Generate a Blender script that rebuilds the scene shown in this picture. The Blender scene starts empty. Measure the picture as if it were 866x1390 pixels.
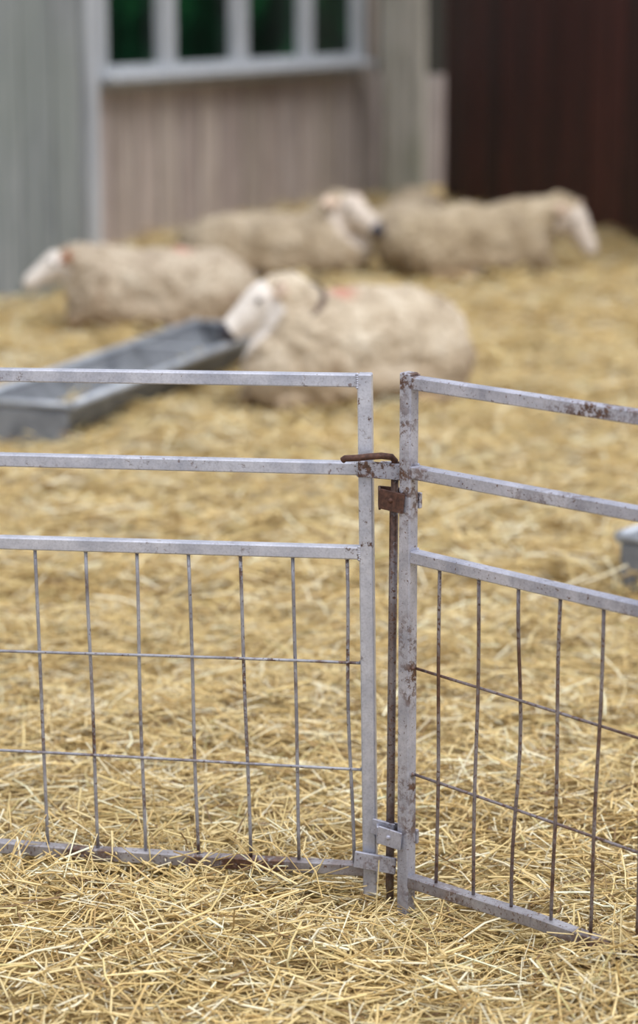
import bpy, bmesh, math, random, time
import numpy as np
from mathutils import Vector, Matrix, noise
T0=time.time()
random.seed(7); rng=np.random.default_rng(7)
scene=bpy.context.scene
scene.view_settings.view_transform='Standard'
C=bpy.context.collection

def srgb(r,g,b):
    f=lambda c:(c/255/12.92) if c/255<=0.04045 else ((c/255+0.055)/1.055)**2.4
    return (f(r),f(g),f(b),1)

# ---------------------------------------------------------------- helpers
def new_obj(name,bm=None,mesh=None,mats=(),parent=None,smooth=False):
    if mesh is None:
        mesh=bpy.data.meshes.new(name); bm.to_mesh(mesh); bm.free()
    o=bpy.data.objects.new(name,mesh); C.objects.link(o)
    for m in mats: mesh.materials.append(m)
    if smooth:
        for p in mesh.polygons: p.use_smooth=True
    if parent: o.parent=parent
    return o
def empty(name,loc=(0,0,0),rotz=0):
    e=bpy.data.objects.new(name,None); C.objects.link(e); e.location=loc; e.rotation_euler=(0,0,rotz); e.empty_display_size=.2
    return e
SG=[(a,b,c) for a in (-1,1) for b in (-1,1) for c in (-1,1)]
def _tmpl():
    F=[]
    idx={s:i for i,s in enumerate(SG)}
    for ax in range(3):
        o=[k for k in range(3) if k!=ax]
        for s in (-1,1):
            loop=[]
            for p,q in ((-1,-1),(1,-1),(1,1),(-1,1)):
                c=[0,0,0];c[ax]=s;c[o[0]]=p;c[o[1]]=q; loop.append(3*idx[tuple(c)]+ax)
            F.append(loop)
        for p in (-1,1):
            for q in (-1,1):
                c1=[0,0,0];c1[ax]=-1;c1[o[0]]=p;c1[o[1]]=q;c2=list(c1);c2[ax]=1
                a,b=3*idx[tuple(c1)],3*idx[tuple(c2)]
                F.append([a+o[0],a+o[1],b+o[1],b+o[0]])
    for i in range(8): F.append([3*i,3*i+1,3*i+2])
    V=[]
    for s in SG:
        for ax in range(3): V.append(Vector([s[k]*(1 if k==ax else .8) for k in range(3)]))
    out=[]
    for f in F:
        n=(V[f[1]]-V[f[0]]).cross(V[f[2]]-V[f[0]]); c=sum((V[k] for k in f),Vector())/len(f)
        out.append(f if n.dot(c)>0 else f[::-1])
    return out
BF=_tmpl()
def box_between(bm,a,b,w,h,up=Vector((0,0,1)),bev=.0022,mi=0):
    a=Vector(a);b=Vector(b);d=(b-a);L=d.length;d.normalize()
    s=up.cross(d)
    if s.length<1e-4: s=Vector((1,0,0))
    s.normalize(); u=d.cross(s); m=(a+b)/2; H=(L/2,w/2,h/2); c=min(max(bev,.0004),.4*min(H)); A=(d,s,u)
    vs=[]
    for sg in SG:
        for ax in range(3):
            p=m.copy()
            for k in range(3): p+=A[k]*(sg[k]*(H[k] if k==ax else H[k]-c))
            vs.append(bm.verts.new(p))
    for f in BF: bm.faces.new([vs[k] for k in f]).material_index=mi
def tube(bm,pts,r,n=10,mi=0,cap=True):
    pts=[Vector(p) for p in pts]; rings=[]
    rs=r if isinstance(r,(list,tuple)) else [r]*len(pts)
    ref=None
    for i,p in enumerate(pts):
        t=(pts[min(i+1,len(pts)-1)]-pts[max(i-1,0)]).normalized()
        if ref is None:
            ref=Vector((0,0,1)) if abs(t.z)<.9 else Vector((1,0,0))
        s=t.cross(ref).normalized(); u=s.cross(t).normalized(); ref=u
        rings.append([bm.verts.new(p+(s*math.cos(2*math.pi*k/n)+u*math.sin(2*math.pi*k/n))*rs[i]) for k in range(n)])
    for a,b in zip(rings,rings[1:]):
        for k in range(n):
            f=bm.faces.new((a[k],b[k],b[(k+1)%n],a[(k+1)%n])); f.material_index=mi; f.smooth=True
    if cap:
        bm.faces.new(rings[0]).material_index=mi; bm.faces.new(rings[-1][::-1]).material_index=mi
ICO={}
def ico(sub):
    if sub not in ICO:
        b=bmesh.new(); bmesh.ops.create_icosphere(b,subdivisions=sub,radius=1)
        b.verts.index_update()
        ICO[sub]=(np.array([v.co[:] for v in b.verts]),np.array([[v.index for v in f.verts] for f in b.faces])); b.free()
    return ICO[sub]
def blob(bm,c,r,mi=0,sub=2):
    V,F=ico(sub); c=Vector(c); rr=(r,r,r) if not isinstance(r,(tuple,list)) else r
    if isinstance(bm,Soup):
        bm.add(V*np.array(rr)+np.array(c[:]),F); return
    vs=[bm.verts.new((v[0]*rr[0]+c[0],v[1]*rr[1]+c[1],v[2]*rr[2]+c[2])) for v in V]
    for f in F:
        g=bm.faces.new([vs[k] for k in f]); g.material_index=mi; g.smooth=True
class Soup:
    def __init__(s): s.V=[];s.F=[];s.n=0
    def add(s,V,F): s.V.append(V); s.F.append(F+s.n); s.n+=len(V)
    def mesh(s,name):
        me=bpy.data.meshes.new(name); me.from_pydata(np.concatenate(s.V).tolist(),[],np.concatenate(s.F).tolist()); return me

# ---------------------------------------------------------------- node helpers
def mat(name):
    m=bpy.data.materials.new(name); m.use_nodes=True
    nt=m.node_tree; b=nt.nodes['Principled BSDF']; return m,nt,b
def ramp(nt,stops,inp):
    r=nt.nodes.new('ShaderNodeValToRGB'); e=r.color_ramp.elements
    while len(e)<len(stops): e.new(.5)
    for x,(p,c) in zip(e,stops): x.position=p; x.color=c
    nt.links.new(inp,r.inputs[0]); return r.outputs[0]
def mix(nt,fac,a,b,mode='MIX'):
    m=nt.nodes.new('ShaderNodeMix'); m.data_type='RGBA'; m.blend_type=mode
    for i,v in ((0,fac),(6,a),(7,b)):
        if hasattr(v,'is_linked'): nt.links.new(v,m.inputs[i])
        else: m.inputs[i].default_value=v
    return m.outputs[2]
def bump(nt,b,h,strength=.4,dist=.01):
    n=nt.nodes.new('ShaderNodeBump'); n.inputs['Strength'].default_value=strength; n.inputs['Distance'].default_value=dist
    nt.links.new(h,n.inputs['Height']); nt.links.new(n.outputs[0],b.inputs['Normal'])
def texnoise(nt,scale,detail=4,vec=None,rough=.55):
    n=nt.nodes.new('ShaderNodeTexNoise'); n.inputs['Scale'].default_value=scale; n.inputs['Detail'].default_value=detail; n.inputs['Roughness'].default_value=rough
    if vec is not None: nt.links.new(vec,n.inputs['Vector'])
    return n.outputs[0]
def objco(nt,scale=(1,1,1)):
    t=nt.nodes.new('ShaderNodeTexCoord'); m=nt.nodes.new('ShaderNodeMapping'); m.inputs['Scale'].default_value=scale
    nt.links.new(t.outputs['Object'],m.inputs[0]); return m.outputs[0]

def metal_mat(name,base,lo,patch,speck,rustcol=(112,84,72),metallic=.35,rough=.42):
    m,nt,b=mat(name); v=objco(nt)
    n1=texnoise(nt,14,7,v,.65); base_c=ramp(nt,[(.32,srgb(*lo)),(.62,srgb(*base))],n1)
    scr=texnoise(nt,260,3,v); base_c=mix(nt,1.0,base_c,ramp(nt,[(.3,(.82,.82,.83,1)),(.55,(1,1,1,1))],scr),'MULTIPLY')
    n2=texnoise(nt,70,8,v,.75)
    big=texnoise(nt,6,2,v)
    area=ramp(nt,[(.48,(0,0,0,1)),(.60,(1,1,1,1))],big)
    msk=mix(nt,1.0,ramp(nt,[(patch-.02,(1,1,1,1)),(patch+.03,(0,0,0,1))],n2),area,'MULTIPLY')
    spk=ramp(nt,[(speck,(1,1,1,1)),(speck+.04,(0,0,0,1))],texnoise(nt,190,3,v))
    mm2=mix(nt,1.0,msk,spk,'LIGHTEN')
    rust=ramp(nt,[(.3,srgb(rustcol[0]*.6,rustcol[1]*.58,rustcol[2]*.6)),(.7,srgb(*rustcol))],texnoise(nt,150,3,v))
    nt.links.new(mix(nt,mm2,base_c,rust),b.inputs['Base Color'])
    b.inputs['Metallic'].default_value=metallic; b.inputs['Roughness'].default_value=rough
    bump(nt,b,n2,.3,.002); return m
M_frame=metal_mat('painted_steel',(198,200,212),(160,163,178),.40,.25,rough=.36)
M_frame2=metal_mat('painted_steel_worn',(188,189,203),(146,148,163),.48,.32,rough=.38)
M_low=metal_mat('lower_rail_rusty',(164,162,168),(118,113,118),.54,.36)
M_wire=metal_mat('steel_wire',(168,169,178),(122,121,130),.50,.33)
M_wire_r=metal_mat('rusty_wire',(142,136,140),(102,91,92),.58,.40)
M_rust=metal_mat('rusty_iron',(132,118,116),(92,76,72),.62,.45,rustcol=(98,66,54),metallic=.2,rough=.7)
M_galv=metal_mat('galvanised_sheet',(184,189,197),(138,144,153),.28,.2,metallic=.4,rough=.5)
M_galvd=metal_mat('galvanised_dirty',(134,138,144),(94,98,106),.34,.25,metallic=.2,rough=.6)

def wood_mat(name,c1,c2,c3,rough=.8,moss=None):
    m,nt,b=mat(name); v=objco(nt,(14,14,1.0))
    at=nt.nodes.new('ShaderNodeAttribute'); at.attribute_name='Col'
    n=texnoise(nt,2.2,7,v,.6)
    c=ramp(nt,[(.28,srgb(*c1)),(.5,srgb(*c2)),(.72,srgb(*c3))],n)
    c=mix(nt,1.0,c,at.outputs['Color'],'MULTIPLY')
    if moss:
        n2=texnoise(nt,1.1,4,objco(nt,(1,1,.5)))
        f=ramp(nt,[(.45,(0,0,0,1)),(.65,(.6,.6,.6,1))],n2)
        c=mix(nt,f,c,srgb(*moss))
    nt.links.new(c,b.inputs['Base Color']); b.inputs['Roughness'].default_value=rough
    bump(nt,b,n,.4,.01); return m
M_pink=wood_mat('weathered_boards',(146,134,128),(190,178,171),(212,202,196))
M_grey=wood_mat('grey_boards',(98,104,108),(136,142,146),(162,166,169),moss=(118,126,120))
M_dark=wood_mat('dark_stained_boards',(36,14,11),(66,28,23),(88,41,34),rough=.6)
M_post=wood_mat('old_timber',(136,134,124),(174,170,160),(192,187,179),moss=(112,122,92))
M_frameW=wood_mat('window_timber',(150,154,160),(180,184,190),(200,204,208))
M_pale=wood_mat('pale_boards',(140,132,130),(174,166,164),(192,186,184))
M_farb=wood_mat('far_dark_boards',(26,26,24),(36,36,32),(48,48,42))  # dark planks of the far barn, their own colour

# ---------------------------------------------------------------- ground
K=[]
for i in range(34):
    wl=10**random.uniform(math.log10(.14),math.log10(1.6)); a=random.uniform(0,math.pi)
    K.append((2*math.pi/wl*math.cos(a),2*math.pi/wl*math.sin(a),random.uniform(0,6.28),.0042*min(1,(wl/.6))**.7+.0012))
MOUNDS=[(-.52,3.70,.16,.10,.026),(-.1,3.38,.35,.12,.010),(.57,3.34,.14,.14,.045),(-.9,3.3,.3,.3,.04),(.9,4.3,.4,.3,.04),
        (.11,3.68,.16,.12,-.038),(-.25,3.78,.35,.10,-.018),(.36,3.50,.14,.12,-.018)]
def gh(x,y):
    z=np.zeros_like(x)
    for kx,ky,p,a in K: z=z+a*np.sin(kx*x+ky*y+p)
    f=.55+.45*np.clip((np.abs(y-3.6)-.2)/.6,0,1); z=z*f
    for mx,my,sx,sy,h in MOUNDS: z=z+h*np.exp(-((x-mx)/sx)**2-((y-my)/sy)**2)
    return z-.016
xs=np.linspace(-7,7,330); ys=np.concatenate([np.linspace(1.2,8,190),np.linspace(8.06,30,260)])
X,Y=np.meshgrid(xs,ys); Z=gh(X,Y)
nx,ny=len(xs),len(ys)
co=np.stack([X,Y,Z],-1).reshape(-1,3)
i=np.arange(nx-1)[None,:]+nx*np.arange(ny-1)[:,None]
faces=np.stack([i,i+1,i+nx+1,i+nx],-1).reshape(-1,4)
def mesh_np(name,co,quads):
    me=bpy.data.meshes.new(name); me.vertices.add(len(co)); me.vertices.foreach_set('co',co.astype(np.float32).ravel())
    me.loops.add(quads.size); me.loops.foreach_set('vertex_index',quads.astype(np.int32).ravel())
    me.polygons.add(len(quads)); me.polygons.foreach_set('loop_start',np.arange(0,quads.size,4,dtype=np.int32))
    me.update(calc_edges=True); return me
mg,nt,b=mat('straw_litter')
v=objco(nt); nA=texnoise(nt,3.0,6,v,.6); nB=texnoise(nt,90,6,v,.7)
c=ramp(nt,[(.3,srgb(158,132,86)),(.5,srgb(204,176,120)),(.7,srgb(232,208,154))],nB)
c2=ramp(nt,[(.35,(.7,.68,.64,1)),(.6,(1,1,1,1))],nA)
nt.links.new(mix(nt,1.0,c,c2,'MULTIPLY'),b.inputs['Base Color']); b.inputs['Roughness'].default_value=.85
bump(nt,b,nB,.8,.02)
me=mesh_np('ground',co,faces); g=new_obj('ground',mesh=me,mats=[mg],smooth=True)

# ---------------------------------------------------------------- straw
def right_of(x,y,p,q): return (q[0]-p[0])*(y-p[1])-(q[1]-p[1])*(x-p[0])
def straw_batch(n,x0,x1,y0,y1,lmin,lmax,rmin,rmax,lift,tilt):
    cx=rng.uniform(x0,x1,n); cy=rng.uniform(y0,y1,n)
    if y1>9:
        bad=(right_of(cx,cy,(-3.6,8.95),(-1.27,12.1))>-.12)&(cx<-1.2)
        bad|=(right_of(cx,cy,(-1.45,14.2),(.44,18.14))>-.15)&(cy>13.9)
        bad|=(right_of(cx,cy,(.98,17.6),(2.75,12.3))>-.15)
        bad|=(cx<-1.3)&(cy>12)
        cx=cx[~bad];cy=cy[~bad];n=len(cx)
    ang=2.2*np.sin(cx*3.1+1.3*np.sin(cy*2.3))+1.7*np.cos(cy*4.1+cx*1.7)+rng.normal(0,1.0,n)
    L=rng.uniform(lmin,lmax,n)*rng.uniform(.6,1,n); r=rng.uniform(rmin,rmax,n)
    tl=rng.normal(0,tilt,n)
    d=np.stack([np.cos(ang)*np.cos(tl),np.sin(ang)*np.cos(tl),np.sin(tl)],-1)
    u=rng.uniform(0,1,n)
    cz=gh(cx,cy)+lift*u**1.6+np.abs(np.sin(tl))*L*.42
    cen=np.stack([cx,cy,cz],-1)
    s=np.cross(d,np.array([0,0,1.0])); s/=np.linalg.norm(s,axis=1,keepdims=True); up=np.cross(s,d)
    ro=rng.normal(0,.6,n)[:,None]; s,up=s*np.cos(ro)+up*np.sin(ro),up*np.cos(ro)-s*np.sin(ro)
    bend=(rng.normal(0,.055,n)*L)[:,None]; kz=(rng.normal(0,.05,n)*L)[:,None]
    rings=[]
    for t,o in ((-.5,0),(0,1),(.5,0)):
        p=cen+d*(t*L)[:,None]+s*bend*o+up*kz*o
        for k in range(3):
            a=2*math.pi*k/3+.5
            rings.append(p+(s*math.cos(a)+up*math.sin(a)*.6)*r[:,None])
    co=np.stack(rings,1)
    q=[]
    for seg in (0,3):
        for k in range(3):
            q.append([seg+k,seg+(k+1)%3,seg+3+(k+1)%3,seg+3+k])
    q=np.array(q); Q=(q[None]+9*np.arange(n)[:,None,None]).reshape(-1,4)
    pal=np.array([srgb(239,217,162)[:3],srgb(228,200,138)[:3],srgb(210,180,120)[:3],srgb(250,240,208)[:3],srgb(178,148,98)[:3],srgb(234,211,150)[:3],srgb(138,108,72)[:3],srgb(200,186,130)[:3]])
    pi=rng.choice(8,n,p=[.23,.20,.13,.17,.08,.14,.03,.02])
    col=pal[pi]*rng.uniform(.86,1.08,n)[:,None]
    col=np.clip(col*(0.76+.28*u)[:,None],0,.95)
    colv=np.repeat(col[:,None,:],9,1)
    return co.reshape(-1,3),Q,colv.reshape(-1,3)
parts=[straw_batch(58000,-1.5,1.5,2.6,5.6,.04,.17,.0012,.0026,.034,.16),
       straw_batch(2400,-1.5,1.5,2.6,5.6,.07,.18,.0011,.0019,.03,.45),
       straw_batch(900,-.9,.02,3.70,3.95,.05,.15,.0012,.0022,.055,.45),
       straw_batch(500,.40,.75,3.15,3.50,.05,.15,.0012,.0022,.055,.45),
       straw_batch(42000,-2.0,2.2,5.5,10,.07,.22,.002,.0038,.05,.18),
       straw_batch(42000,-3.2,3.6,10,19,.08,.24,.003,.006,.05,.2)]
off=0; COs=[];Qs=[];CL=[]
for a,q,c in parts:
    COs.append(a); Qs.append(q+off); CL.append(c); off+=len(a)
COs=np.concatenate(COs);Qs=np.concatenate(Qs);CL=np.concatenate(CL)
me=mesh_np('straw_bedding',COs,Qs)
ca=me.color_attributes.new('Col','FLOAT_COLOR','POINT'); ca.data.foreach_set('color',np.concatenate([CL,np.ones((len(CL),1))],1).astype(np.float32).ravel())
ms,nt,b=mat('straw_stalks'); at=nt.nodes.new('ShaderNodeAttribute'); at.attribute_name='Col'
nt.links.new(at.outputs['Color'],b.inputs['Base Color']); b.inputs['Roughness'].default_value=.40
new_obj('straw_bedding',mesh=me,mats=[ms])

# ---------------------------------------------------------------- hurdles
def bentwire(p0,p1,amp,n=9):
    p0=Vector(p0);p1=Vector(p1); ph=random.uniform(0,6.28); a2=random.uniform(-1,1)
    d=(p1-p0).normalized(); s=Vector((.8,.3,0)) if abs(d.z)>.5 else Vector((0,.3,.9))
    out=[]
    for k in range(n):
        t=k/(n-1); w=math.sin(math.pi*t)
        out.append(p0.lerp(p1,t)+s*amp*w*(math.sin(ph+t*5)+.5*a2))
    return out
R=.022
def hurdle(name,hinge_top,hinge_bot,dirv,length,mf,mw,wires,zr,zw0,zw1,zbot,postz):
    e=empty(name)
    ht=Vector(hinge_top);hb=Vector(hinge_bot);dv=Vector(dirv).normalized()
    def P(t,z):
        k=(z-hb.z)/(ht.z-hb.z); return hb.lerp(ht,k)+dv*t
    up=Vector((0,0,1))
    bm=bmesh.new()
    side=dv.cross(up)
    box_between(bm,P(0,postz[0]),P(0,postz[1]),R+.002,R+.002,up=side)
    box_between(bm,P(length,postz[0]),P(length,postz[1]),R+.002,R+.002,up=side)
    for z in zr:
        box_between(bm,P(R/2,z[0]),P(length-R/2,z[1]),R,R)
        for tt in (R/2+.001,length-R/2-.001):
            for k in range(7):
                zz=z[0] if tt<.5 else z[1]
                blob(bm,P(tt,zz-R/2+R*k/6)-side*(R/2-.001),(.0035,.0035,.003),sub=1)
    pts=[P(R/2,zbot[0]),P(length*.15,zbot[0]-.002),P(length*.3,zbot[0]*.6+zbot[1]*.4-.005),P(length*.6,zbot[1]+.003),P(length-R/2,zbot[1])]
    for a,b2 in zip(pts,pts[1:]): box_between(bm,a-(b2-a).normalized()*.002,b2,R,R,mi=1)
    new_obj(name.split('.')[0]+'_frame',bm,mats=[mf,M_low],parent=e)
    bm=bmesh.new()
    for t,lean,amp in wires:
        z_top=zr[-1][0]+(zr[-1][1]-zr[-1][0])*t/length-.005
        z_b=zbot[0]+(zbot[1]-zbot[0])*t/length+.004
        tube(bm,bentwire(P(t,z_top),P(t+lean,z_b),amp,11),.0031,8)
        blob(bm,P(t,z_top-.006),(.006,.006,.004),sub=1)
    for z0,z1 in ((zw0[0],zw0[1]),(zw1[0],zw1[1])):
        tube(bm,[q-side*.004 for q in bentwire(P(R/2-.004,z0),P(length-.01,z1),.0035,24)],.0027,8)
        blob(bm,P(R/2,z0),(.006,.006,.005),sub=1)
    new_obj(name.split('.')[0]+'_mesh',bm,mats=[mw],parent=e)
    return e,P,side
dl=(-.637,.107,0); LL=1.8
wl=[]
xcos=.637/math.hypot(.637,.107)
for k in range(19):
    t=(.0795-.0465+.0905*k)/xcos+.004
    wl.append((t,random.uniform(-.007,.002),random.uniform(.0,.003)))
wl[0]=(wl[0][0]-.003,-.006,.004)
e1,P1,s1=hurdle('sheep_hurdle',(.0775,3.752,.906),(.0905,3.752,.03),dl,LL,M_frame,M_wire,wl,
   [(.902,.880),(.751,.733),(.604,.583)],(.408,.392),(.2145,.205),(.03,.035),(-.016,.914))
dr=(.765,-.643,0)
wr=[(.067,-.002,.002),(.1474,-.003,.003),(.227,-.004,.009),(.309,-.006,.004),(.391,-.010,.003)]+[(.391+.081*k,random.uniform(-.006,.004),.003) for k in range(1,17)]
e2,P2,s2=hurdle('sheep_hurdle.001',(.1495,3.70,.91),(.1515,3.70,.03),dr,1.8,M_frame2,M_wire_r,wr,
   [(.908,.882),(.757,.728),(.612,.556)],(.416,.30),(.226,.10),(.032,.012),(-.034,.924))

# hinge / latch hardware
bm=bmesh.new()
box_between(bm,(.066,3.7385,.753),(.140,3.7205,.7505),.006,.028)
box_between(bm,(.140,3.7215,.7505),(.139,3.742,.7505),.005,.028)
box_between(bm,(.104,3.745,.7505),(.139,3.742,.7505),.005,.028)
tube(bm,[(.040,3.727,.770),(.044,3.724,.7735),(.062,3.722,.7745),(.085,3.722,.777),(.105,3.722,.7785),(.122,3.7235,.776),(.1275,3.7285,.769),(.128,3.731,.755),(.128,3.731,.60)],.0058,10,mi=1)
tube(bm,[(.128,3.731,.74),(.1265,3.730,.5),(.1255,3.728,.25),(.1245,3.727,-.02)],.0068,10,mi=2)
box_between(bm,(.1215,3.735,.70),(.1190,3.735,.0),.004,.012,up=Vector((0,1,0)),mi=2)
box_between(bm,(.092,3.733,.118),(.130,3.720,.112),.005,.028)
box_between(bm,(.062,3.7345,.056),(.134,3.715,.050),.006,.030)
new_obj('drop_pin_latch',bm,mats=[M_frame2,M_rust,M_wire_r],parent=e1)
bm=bmesh.new()
for z,h,mi in ((.705,.034,1),(.108,.032,0)):
    c=Vector((.150,3.70,z))
    box_between(bm,c+Vector((-.048,.010,.003)),c+Vector((-.008,-.0135,-.002)),.0045,h,mi=mi)
    box_between(bm,c+Vector((-.048,.046,0)),c+Vector((-.048,.010,0)),.004,h,mi=mi)
    box_between(bm,c+Vector((-.048,.046,0)),c+Vector((.012,.018,0)),.004,h,mi=mi)
    box_between(bm,c+Vector((.010,.014,0)),c+Vector((.022,.006,0)),.008,h*.8,mi=0)
    blob(bm,c+Vector((-.030,-.004,.002)),(.005,.003,.005),mi=mi,sub=1)
new_obj('hinge_lugs',bm,mats=[M_frame2,M_rust],parent=e2)

# ---------------------------------------------------------------- walls
def plank_wall(name,p0,p1,z0,z1,w,m,thick=.02,jit=.12,gap=.006,parent=None,skip=None):
    p0=Vector((*p0,0));p1=Vector((*p1,0));d=p1-p0;L=d.length;d.normalize()
    nrm=Vector((d.y,-d.x,0))
    bm=bmesh.new(); cols=[];s=0
    while s<L-1e-3:
        ww=min(w*random.uniform(.85,1.15),L-s); a=p0+d*s;b2=p0+d*(s+max(ww-gap,.01))
        mid=(a+b2)/2+nrm*(random.uniform(-.003,.003))
        zz=[(z0,z1)] if skip is None or not(skip[0]<s+ww/2<skip[1]) else [(z0,skip[2]),(skip[3],z1)]
        for za,zb in zz:
            box_between(bm,mid+Vector((0,0,za)),mid+Vector((0,0,zb)),(b2-a).length,thick,up=nrm,bev=.002)
        cv=random.uniform(1-jit,1); cols.append((len(bm.faces),(cv,cv*random.uniform(.96,1),cv*random.uniform(.94,1))))
        s+=ww
    o=nrm*(-.02)
    for za,zb in ([(z0,z1)] if skip is None else [(z0,skip[2]),(skip[3],z1)]):
        box_between(bm,p0+o+Vector((0,0,(za+zb)/2)),p1+o+Vector((0,0,(za+zb)/2)),.015,zb-za,bev=0)
    cols.append((len(bm.faces),(.2,.2,.2)))
    me=bpy.data.meshes.new(name); bm.to_mesh(me); bm.free()
    ca=me.color_attributes.new('Col','FLOAT_COLOR','CORNER')
    arr=np.ones((len(me.loops),4),np.float32); st=0
    for en,c in cols:
        for f in range(st,en):
            p=me.polygons[f]; arr[p.loop_start:p.loop_start+p.loop_total,:3]=c
        st=en
    ca.data.foreach_set('color',arr.ravel())
    return new_obj(name,mesh=me,mats=[m],parent=parent),p0,d,nrm
def whitecol(o):
    ca=o.data.color_attributes.new('Col','FLOAT_COLOR','POINT'); ca.data.foreach_set('color',np.ones(len(o.data.vertices)*4,np.float32))
plank_wall('wall_left',(-3.6,8.95),(-1.27,12.1),-.05,3.4,.24,M_grey,jit=.2,gap=.010)
plank_wall('wall_return',(-1.30,12.14),(-1.47,14.2),-.05,3.4,.17,M_grey)
wb,p0,d,nrm=plank_wall('wall_back',(-1.45,14.2),(.46,18.18),-.05,3.4,.31,M_pink,jit=.32,gap=.035,skip=(.14,4.2,1.0,2.3))
def WP(s,z,o): return p0+d*s+nrm*o+Vector((0,0,z))
bm=bmesh.new(); box_between(bm,WP(.02,-.05,.03),WP(.02,3.4,.03),.14,.045,up=nrm,bev=.006)
o=new_obj('trim_1',bm,mats=[M_frameW]); whitecol(o)
we=empty('window_1')
bm=bmesh.new()
box_between(bm,WP(.08,1.04,.075),WP(4.05,1.04,.075),.17,.05,bev=.006)
box_between(bm,WP(.12,.99,.03),WP(4.0,.99,.03),.05,.06,bev=.005)
box_between(bm,WP(.14,1.085,.02),WP(4.05,1.085,.02),.07,.06,bev=.005)
box_between(bm,WP(.14,2.27,.02),WP(4.05,2.27,.02),.07,.09,bev=.005)
for s,w in ((.15,.07),(.97,.17),(2.0,.18),(3.05,.16),(3.98,.16)):
    box_between(bm,WP(s,1.06,.02),WP(s,2.3,.02),w,.09,up=nrm,bev=.006)
o=new_obj('window_frame',bm,mats=[M_frameW],parent=we); whitecol(o)
mgl,nt,b=mat('window_glass')
n=texnoise(nt,2.2,4,objco(nt)); nt.links.new(ramp(nt,[(.35,srgb(8,18,13)),(.55,srgb(12,40,25)),(.72,srgb(24,70,40))],n),b.inputs['Base Color'])
b.inputs['Roughness'].default_value=.15; b.inputs['Specular IOR Level'].default_value=.12
bm=bmesh.new()
for s0,s1 in ((.2,.88),(1.05,1.9),(2.1,2.96),(3.14,3.9)):
    box_between(bm,WP(s0-.03,1.67,-.012),WP(s1+.03,1.67,-.012),.006,1.25,bev=0)
new_obj('window_panes',bm,mats=[mgl],parent=we)

# timber corner post
bm=bmesh.new()
cx,cy=.652,17.95; n=20; rings=[]
for k in range(14):
    z=-.05+3.5*k/13; ring=[]
    for j in range(n):
        a=2*math.pi*j/n
        rr=.178*(1+.03*math.sin(3*a+z*2)+.02*math.sin(5*a+1.3*z))
        sq=1/max(abs(math.cos(a)),abs(math.sin(a))); rr*=min(1.12,sq**.55)
        ring.append(bm.verts.new((cx+rr*math.cos(a),cy+rr*math.sin(a),z)))
    rings.append(ring)
for a,b2 in zip(rings,rings[1:]):
    for j in range(n): bm.faces.new((a[j],a[(j+1)%n],b2[(j+1)%n],b2[j])).smooth=True
bm.faces.new(rings[-1])
o=new_obj('timber_post',bm,mats=[M_post]); whitecol(o)
plank_wall('wall_right',(1.0,17.6),(2.75,12.3),-.05,3.6,.26,M_dark,jit=.6,thick=.025,gap=.02)
bm=bmesh.new(); box_between(bm,(1.0,17.67,-.05),(1.0,17.67,3.6),.06,.08,bev=.005); o=new_obj('trim_2',bm,mats=[M_dark]); whitecol(o)
plank_wall('board_fence',(.3,18.75),(1.9,18.75),-.05,.92,.07,M_pale,jit=.5)
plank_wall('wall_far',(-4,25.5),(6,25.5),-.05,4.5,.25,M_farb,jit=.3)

# ---------------------------------------------------------------- troughs
def trough(name,nr,fr,width,rim=.145):
    e=empty(name)
    a=Vector((*nr,0));b2=Vector((*fr,0));d=(b2-a);L=d.length;d.normalize();s=Vector((-d.y,d.x,0))
    prof_o=[(0,rim),(.03,.09),(.07,.035),(.11,.012),(width-.11,.012),(width-.07,.035),(width-.03,.09),(width,rim)]
    prof_i=[(x+(.006 if x<width/2 else -.006),max(z+.008,0) if z<rim else z) for x,z in prof_o]
    bm=bmesh.new()
    def ring(t,prof): return [bm.verts.new(a+d*t+s*x+Vector((0,0,z))) for x,z in prof]
    o0=ring(0,prof_o);o1=ring(L,prof_o);i0=ring(0,prof_i);i1=ring(L,prof_i)
    for k in range(7):
        bm.faces.new((o0[k],o0[k+1],o1[k+1],o1[k])); bm.faces.new((i0[k],i1[k],i1[k+1],i0[k+1])).material_index=1
    for x in (0,7): bm.faces.new((o0[x],o1[x],i1[x],i0[x]))
    for rr,ii in ((o0,i0),(o1,i1)):
        bm.faces.new(rr); bm.faces.new(ii)
    new_obj('trough_pan',bm,mats=[M_galvd,M_galvd],parent=e)
    bm=bmesh.new()
    for x in (0,width):
        tube(bm,[a+s*x+Vector((0,0,rim)),b2+s*x+Vector((0,0,rim))],.017,10)
    for q in (a,b2): tube(bm,[q+Vector((0,0,rim)),q+s*width+Vector((0,0,rim))],.011,10)
    for t in (.33,.67):
        c=a+d*L*t; box_between(bm,c+Vector((0,0,rim)),c+s*width+Vector((0,0,rim)),.025,.005)
    new_obj('trough_rim',bm,mats=[M_galv],parent=e)
    bm=bmesh.new()
    for t in (-.006,L+.006):
        c=a+d*t
        box_between(bm,c+s*.01+Vector((0,0,.065)),c+s*(width-.01)+Vector((0,0,.065)),.006,.14)
        for x in (.04,width-.04):
            box_between(bm,c+s*x+Vector((0,0,-.02)),c+s*x+Vector((0,0,.06)),.03,.03,up=s)
    new_obj('trough_ends',bm,mats=[M_galvd],parent=e)
    return e
trough('feed_trough',(-.852,7.66),(-.17,9.60),.38,rim=.158)
trough('feed_trough.001',(1.04,5.55),(1.75,6.40),.33,rim=.150)

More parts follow.
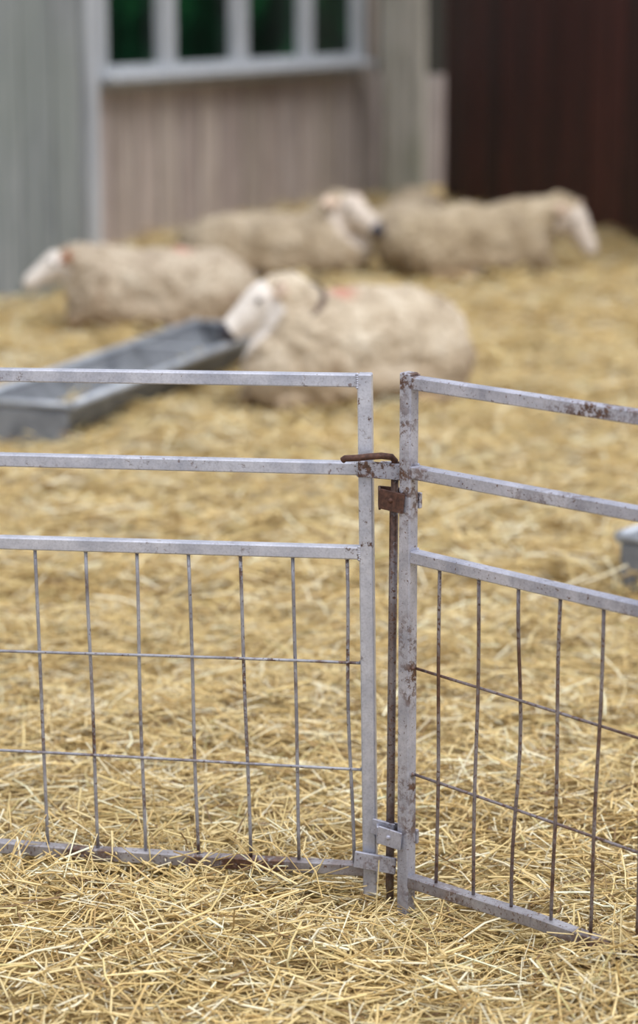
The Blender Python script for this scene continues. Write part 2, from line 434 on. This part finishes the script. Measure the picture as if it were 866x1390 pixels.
# ---------------------------------------------------------------- sheep
def wool_mat(name,c1,c2,c3,mark=None,mr=.1):
    m,nt,b=mat(name); v=objco(nt)
    n1=texnoise(nt,5,6,v,.7); n2=texnoise(nt,45,5,v,.7)
    c=ramp(nt,[(.34,srgb(*c1)),(.5,srgb(*c2)),(.64,srgb(*c3))],n1)
    c=mix(nt,1.0,c,ramp(nt,[(.3,(.74,.71,.67,1)),(.6,(1,1,1,1))],n2),'MULTIPLY')
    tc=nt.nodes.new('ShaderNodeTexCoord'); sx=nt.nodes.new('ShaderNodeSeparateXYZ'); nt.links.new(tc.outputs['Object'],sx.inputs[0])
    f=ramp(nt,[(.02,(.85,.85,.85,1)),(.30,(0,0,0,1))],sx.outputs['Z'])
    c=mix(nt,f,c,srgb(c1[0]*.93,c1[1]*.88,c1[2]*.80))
    if mark:
        vm=nt.nodes.new('ShaderNodeVectorMath'); vm.operation='DISTANCE'; nt.links.new(tc.outputs['Object'],vm.inputs[0]); vm.inputs[1].default_value=mark
        ad=nt.nodes.new('ShaderNodeMath'); ad.operation='ADD'; nt.links.new(vm.outputs['Value'],ad.inputs[0])
        mu=nt.nodes.new('ShaderNodeMath'); mu.operation='MULTIPLY'; mu.inputs[1].default_value=.06; nt.links.new(n2,mu.inputs[0]); nt.links.new(mu.outputs[0],ad.inputs[1])
        f2=ramp(nt,[(mr*.45+.03,(.6,.6,.6,1)),(mr+.04,(0,0,0,1))],ad.outputs[0])
        c=mix(nt,f2,c,srgb(196,96,78))
    nt.links.new(c,b.inputs['Base Color']); b.inputs['Roughness'].default_value=.95
    b.inputs['Specular IOR Level'].default_value=.1
    b.inputs['Sheen Weight'].default_value=.2
    bump(nt,b,n2,1.0,.015); return m
def simple(name,c,r=.7,c2=None,sc=30):
    m,nt,b=mat(name); n=texnoise(nt,sc,4,objco(nt)); c2=c2 or tuple(x*.85 for x in c)
    nt.links.new(ramp(nt,[(.35,srgb(*c2)),(.65,srgb(*c))],n),b.inputs['Base Color']); b.inputs['Roughness'].default_value=r; return m
M_face=simple('sheep_face_hair',(232,225,218),.8,(208,199,190))
M_facet=simple('sheep_face_hair_tan',(216,204,192),.8,(190,176,162))
M_leg=simple('sheep_leg_hair',(176,152,124),.85,(150,126,98))
M_nose=simple('sheep_nose',(62,60,72),.5)
M_eye=simple('sheep_eye',(24,18,14),.12)
M_ear=simple('sheep_ear',(220,198,180),.8,(196,172,150))
M_earR=simple('sheep_ear_rusty',(176,116,86),.8,(156,100,72))
M_hoof=simple('sheep_hoof',(70,60,52),.6)
M_strap=simple('collar_strap',(104,86,76),.8)

def chain(bm,pts,n=6):
    for (a,ra),(b2,rb) in zip(pts,pts[1:]):
        for k in range(n+1):
            t=k/n
            r=ra*(1-t)+rb*t
            blob(bm,Vector(a).lerp(Vector(b2),t),(r,r,r))
def sheep(name,loc,heading,s=1.0,zs=1.0,poll=(.45,0,.40),hdir=(.8,0,-.5),hl=.235,woolm=None,ear=None,collar=False,nosecol=True,ww=1.0,seed=0,brisket=0,face=None,hk=1.0):
    e=empty(name,loc,heading); e.scale=(s,s,s)
    ear=ear or M_ear; face=face or M_face
    P=Vector(poll); D=Vector(hdir).normalized(); S=Vector((0,0,1)).cross(D).normalized(); U=D.cross(S).normalized()
    hl=hl*hk
    bm=Soup()
    z=zs; w=ww
    blob(bm,(-.02,0,.205*z),(.44,.245*w,.215*z),sub=4)
    blob(bm,(-.24,0,.20*z),(.255,.25*w,.215*z),sub=4)
    blob(bm,(.20,0,.215*z),(.245,.215*w,.215*z),sub=4)
    blob(bm,(-.02,0,.10*z),(.43,.28*w,.13),sub=4)
    for sd in (-1,1):
        blob(bm,(-.26,.17*sd*w,.15*z),(.18,.11,.15*z),sub=3)
        blob(bm,(.24,.13*sd*w,.15*z),(.15,.11,.15*z),sub=3)
    blob(bm,(-.48,0,.20*z),(.04,.035,.10),sub=2)
    nb=Vector((.26,0,.27*z))
    top=P-D*.03-U*.02
    mid=nb.lerp(top,.5)+Vector((.015,0,-.015))
    chain(bm,[(nb,.17),(mid,.135),(top,.090)])
    blob(bm,(.37,0,.16*z),(.10+brisket,.14+brisket*.5,.15*z),sub=3)
    hp=[(P,.072*hk),(P+D*hl*.25+U*.006,.074*hk),(P+D*hl*.5,.060*hk),(P+D*hl*.75-U*.006,.048*hk),(P+D*hl*.93-U*.012,.042*hk)]
    chain(bm,hp,5)
    chain(bm,[(P+D*hl*.15-U*.045*hk,.045*hk),(P+D*hl*.55-U*.036*hk,.034*hk),(P+D*hl*.86-U*.03*hk,.028*hk)],5)
    chain(bm,[(P+D*hl*.2+U*.035*hk,.045*hk),(P+D*hl*.6+U*.022*hk,.034*hk),(P+D*hl*.88+U*.008,.03*hk)],5)
    for sd in (-1,1): blob(bm,P+D*hl*.3+S*.046*sd*hk+U*.03*hk,(.024,.024,.022))
    legs=[]
    for sd in (-1,1):
        legs.append([(Vector((.27,.15*sd,.11)),.055),(Vector((.43,.12*sd,.05)),.036),(Vector((.42,.12*sd,.035)),.030),(Vector((.27,.14*sd,.028)),.024)])
        legs.append([(Vector((-.12,.22*sd*w,.11)),.06),(Vector((-.30,.25*sd*w,.045)),.036),(Vector((-.27,.26*sd*w,.034)),.028),(Vector((-.04,.27*sd*w,.026)),.023)])
    for l in legs: chain(bm,l,6)
    me=bm.mesh('tmp')
    o=bpy.data.objects.new('body',me); C.objects.link(o)
    md=o.modifiers.new('r','REMESH'); md.mode='VOXEL'; md.voxel_size=.0100
    sm=o.modifiers.new('s','SMOOTH'); sm.factor=.5; sm.iterations=6
    dg=bpy.context.evaluated_depsgraph_get(); nm=bpy.data.meshes.new_from_object(o.evaluated_get(dg))
    o.modifiers.clear(); o.data=nm; nm.name='body'
    for m in (woolm,face,M_nose,M_hoof,M_leg): nm.materials.append(m)
    def hm(p):
        q=p-P; t=q.dot(D)/hl; r=(q-D*q.dot(D)).length
        return t,r
    def segd(p,a,b2):
        ab=b2-a; t=max(0,min(1,(p-a).dot(ab)/ab.length_squared)); return (p-a-ab*t).length
    hv=[]; cos=[v.co.copy() for v in nm.vertices]; nrs=[v.normal.copy() for v in nm.vertices]
    for p,nv in zip(cos,nrs):
        t,r=hm(p); k=0
        if t>.10 and r<.12*hk and t<1.4: k=1
        if k==0 and p.z<.10:
            for l in legs:
                if segd(p,l[2][0],l[3][0])<.036: k=2
        hv.append(k)
        if k==0:
            q=p+Vector((seed*3.1,0,0))
            dsp=.018*noise.noise(q*6)+.012*noise.noise(q*15)+.013*abs(noise.noise(q*32))*2-.007
            f=min(1,max(0,(.35-t)/.3)) if r<.14 else 1
            p+=nv*dsp*f
            if p.z<.0: p.z=.0
    nm.vertices.foreach_set('co',[c for p in cos for c in p])
    for p in nm.polygons:
        p.use_smooth=True
        ks=[hv[v] for v in p.vertices]
        if ks.count(1)>=2:
            t,r=hm(p.center); p.material_index=2 if (t>.92 and nosecol and (p.center-P).dot(U)>-.06) else 1
        elif ks.count(2)>=2:
            p.material_index=4
            for l in legs:
                if (p.center-l[3][0]).length<.04: p.material_index=3
    nm.update()
    o.parent=e
    bm=bmesh.new()
    for sd in (-1,1): blob(bm,P+D*hl*.33+S*.0625*sd*hk+U*.032*hk,(.013,.013,.012),sub=2)
    for sd in (-1,1): blob(bm,P+D*(hl*.93+.038*hk)+S*.016*sd-U*.006,(.008,.006,.006),sub=1)
    new_obj('eyes_and_nostrils',bm,mats=[M_eye],parent=e)
    bm=bmesh.new()
    for sd in (-1,1):
        base=P+D*.012+S*.055*sd+U*.03
        ax=(S*sd*1.0-D*.15+U*.18).normalized(); wv=(U*.5-D*.85).normalized(); nv=ax.cross(wv)
        rows=[]
        for k in range(8):
            t=k/7; wd=.034*math.sin(math.pi*min(1,.22+t*.78))**.7+.001
            c=base+ax*(.13*t)-U*(.03*t*t)
            rows.append([bm.verts.new(c+wv*wd*x+nv*(.012*(x*x-.5)*(1-t))) for x in (-1,-.5,0,.5,1)])
        for a,b2 in zip(rows,rows[1:]):
            for j in range(4): bm.faces.new((a[j],a[j+1],b2[j+1],b2[j])).smooth=True
    eo=new_obj('ears',bm,mats=[ear],parent=e); so=eo.modifiers.new('t','SOLIDIFY'); so.thickness=.009; so.offset=0
    if collar:
        bm=bmesh.new(); c=nb.lerp(top,.60)+Vector((.01,0,-.01)); ax=(top-nb).normalized()
        ax=(ax+Vector((.5,0,-.1))).normalized(); s2=Vector((0,1,0)); u2=ax.cross(s2).normalized()
        n=28; rings=[]
        for k in range(n):
            an=2*math.pi*k/n; dr=s2*math.cos(an)*.137+u2*math.sin(an)*.152
            rings.append([bm.verts.new(c+dr*q+ax*h) for q,h in ((1,-.012),(1.05,-.012),(1.05,.012),(1,.012))])
        for k in range(n):
            A=rings[k];B=rings[(k+1)%n]
            for j in range(4): bm.faces.new((A[j],A[(j+1)%4],B[(j+1)%4],B[j]))
        new_obj('collar',bm,mats=[M_strap],parent=e)
    return e
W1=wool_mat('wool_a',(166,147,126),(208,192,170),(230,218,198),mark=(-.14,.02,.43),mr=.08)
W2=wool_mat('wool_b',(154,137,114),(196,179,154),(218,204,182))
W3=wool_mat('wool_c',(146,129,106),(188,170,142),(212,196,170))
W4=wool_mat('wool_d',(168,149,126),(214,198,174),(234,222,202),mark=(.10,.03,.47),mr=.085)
PI=math.pi
def loc_dir(world,heading):
    c,s=math.cos(-heading),math.sin(-heading); x,y,z=world; return (c*x-s*y,s*x+c*y,z)
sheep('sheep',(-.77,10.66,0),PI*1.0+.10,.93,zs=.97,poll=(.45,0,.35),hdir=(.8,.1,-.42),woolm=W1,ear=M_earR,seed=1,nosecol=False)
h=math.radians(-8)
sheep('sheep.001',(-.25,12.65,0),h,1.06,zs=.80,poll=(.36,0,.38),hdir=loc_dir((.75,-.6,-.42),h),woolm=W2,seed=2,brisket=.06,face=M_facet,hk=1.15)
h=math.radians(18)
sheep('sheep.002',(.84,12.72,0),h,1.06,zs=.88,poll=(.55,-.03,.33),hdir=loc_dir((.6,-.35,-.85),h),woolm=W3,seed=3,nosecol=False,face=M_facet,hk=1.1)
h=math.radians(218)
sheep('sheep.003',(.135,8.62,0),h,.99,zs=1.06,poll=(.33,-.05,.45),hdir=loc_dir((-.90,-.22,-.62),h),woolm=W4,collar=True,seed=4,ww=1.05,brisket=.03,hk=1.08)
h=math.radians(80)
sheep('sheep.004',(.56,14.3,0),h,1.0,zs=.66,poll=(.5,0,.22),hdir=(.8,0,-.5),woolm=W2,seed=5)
print('done',time.time()-T0)

# ---------------------------------------------------------------- light
w=bpy.data.worlds.new('World'); scene.world=w; w.use_nodes=True; nt=w.node_tree
bg=nt.nodes['Background']
tc=nt.nodes.new('ShaderNodeTexCoord'); sx=nt.nodes.new('ShaderNodeSeparateXYZ'); nt.links.new(tc.outputs['Generated'],sx.inputs[0])
nt.links.new(ramp(nt,[(0,(.5,.5,.52,1)),(.5,(.88,.92,1.0,1)),(1,(1,1,1.04,1))],sx.outputs['Z']),bg.inputs[0]); bg.inputs[1].default_value=1.3
sl=bpy.data.lights.new('sun','SUN'); sl.energy=2.2; sl.angle=math.radians(32); sl.color=(1,.99,.98)
so=bpy.data.objects.new('sun',sl); C.objects.link(so)
so.rotation_euler=Vector((-.30,.36,-.88)).to_track_quat('-Z','Y').to_euler()

# ---------------------------------------------------------------- camera
cd=bpy.data.cameras.new('camera'); cam=bpy.data.objects.new('camera',cd); C.objects.link(cam)
cam.location=(0,0,1.53); cam.rotation_euler=(math.radians(78),0,0)
cd.sensor_fit='VERTICAL'; cd.sensor_height=36*1390/1300; cd.lens=85; cd.shift_y=-45/1390
cd.clip_end=200
cd.dof.use_dof=True; cd.dof.focus_distance=3.84; cd.dof.aperture_fstop=2.3
scene.camera=cam
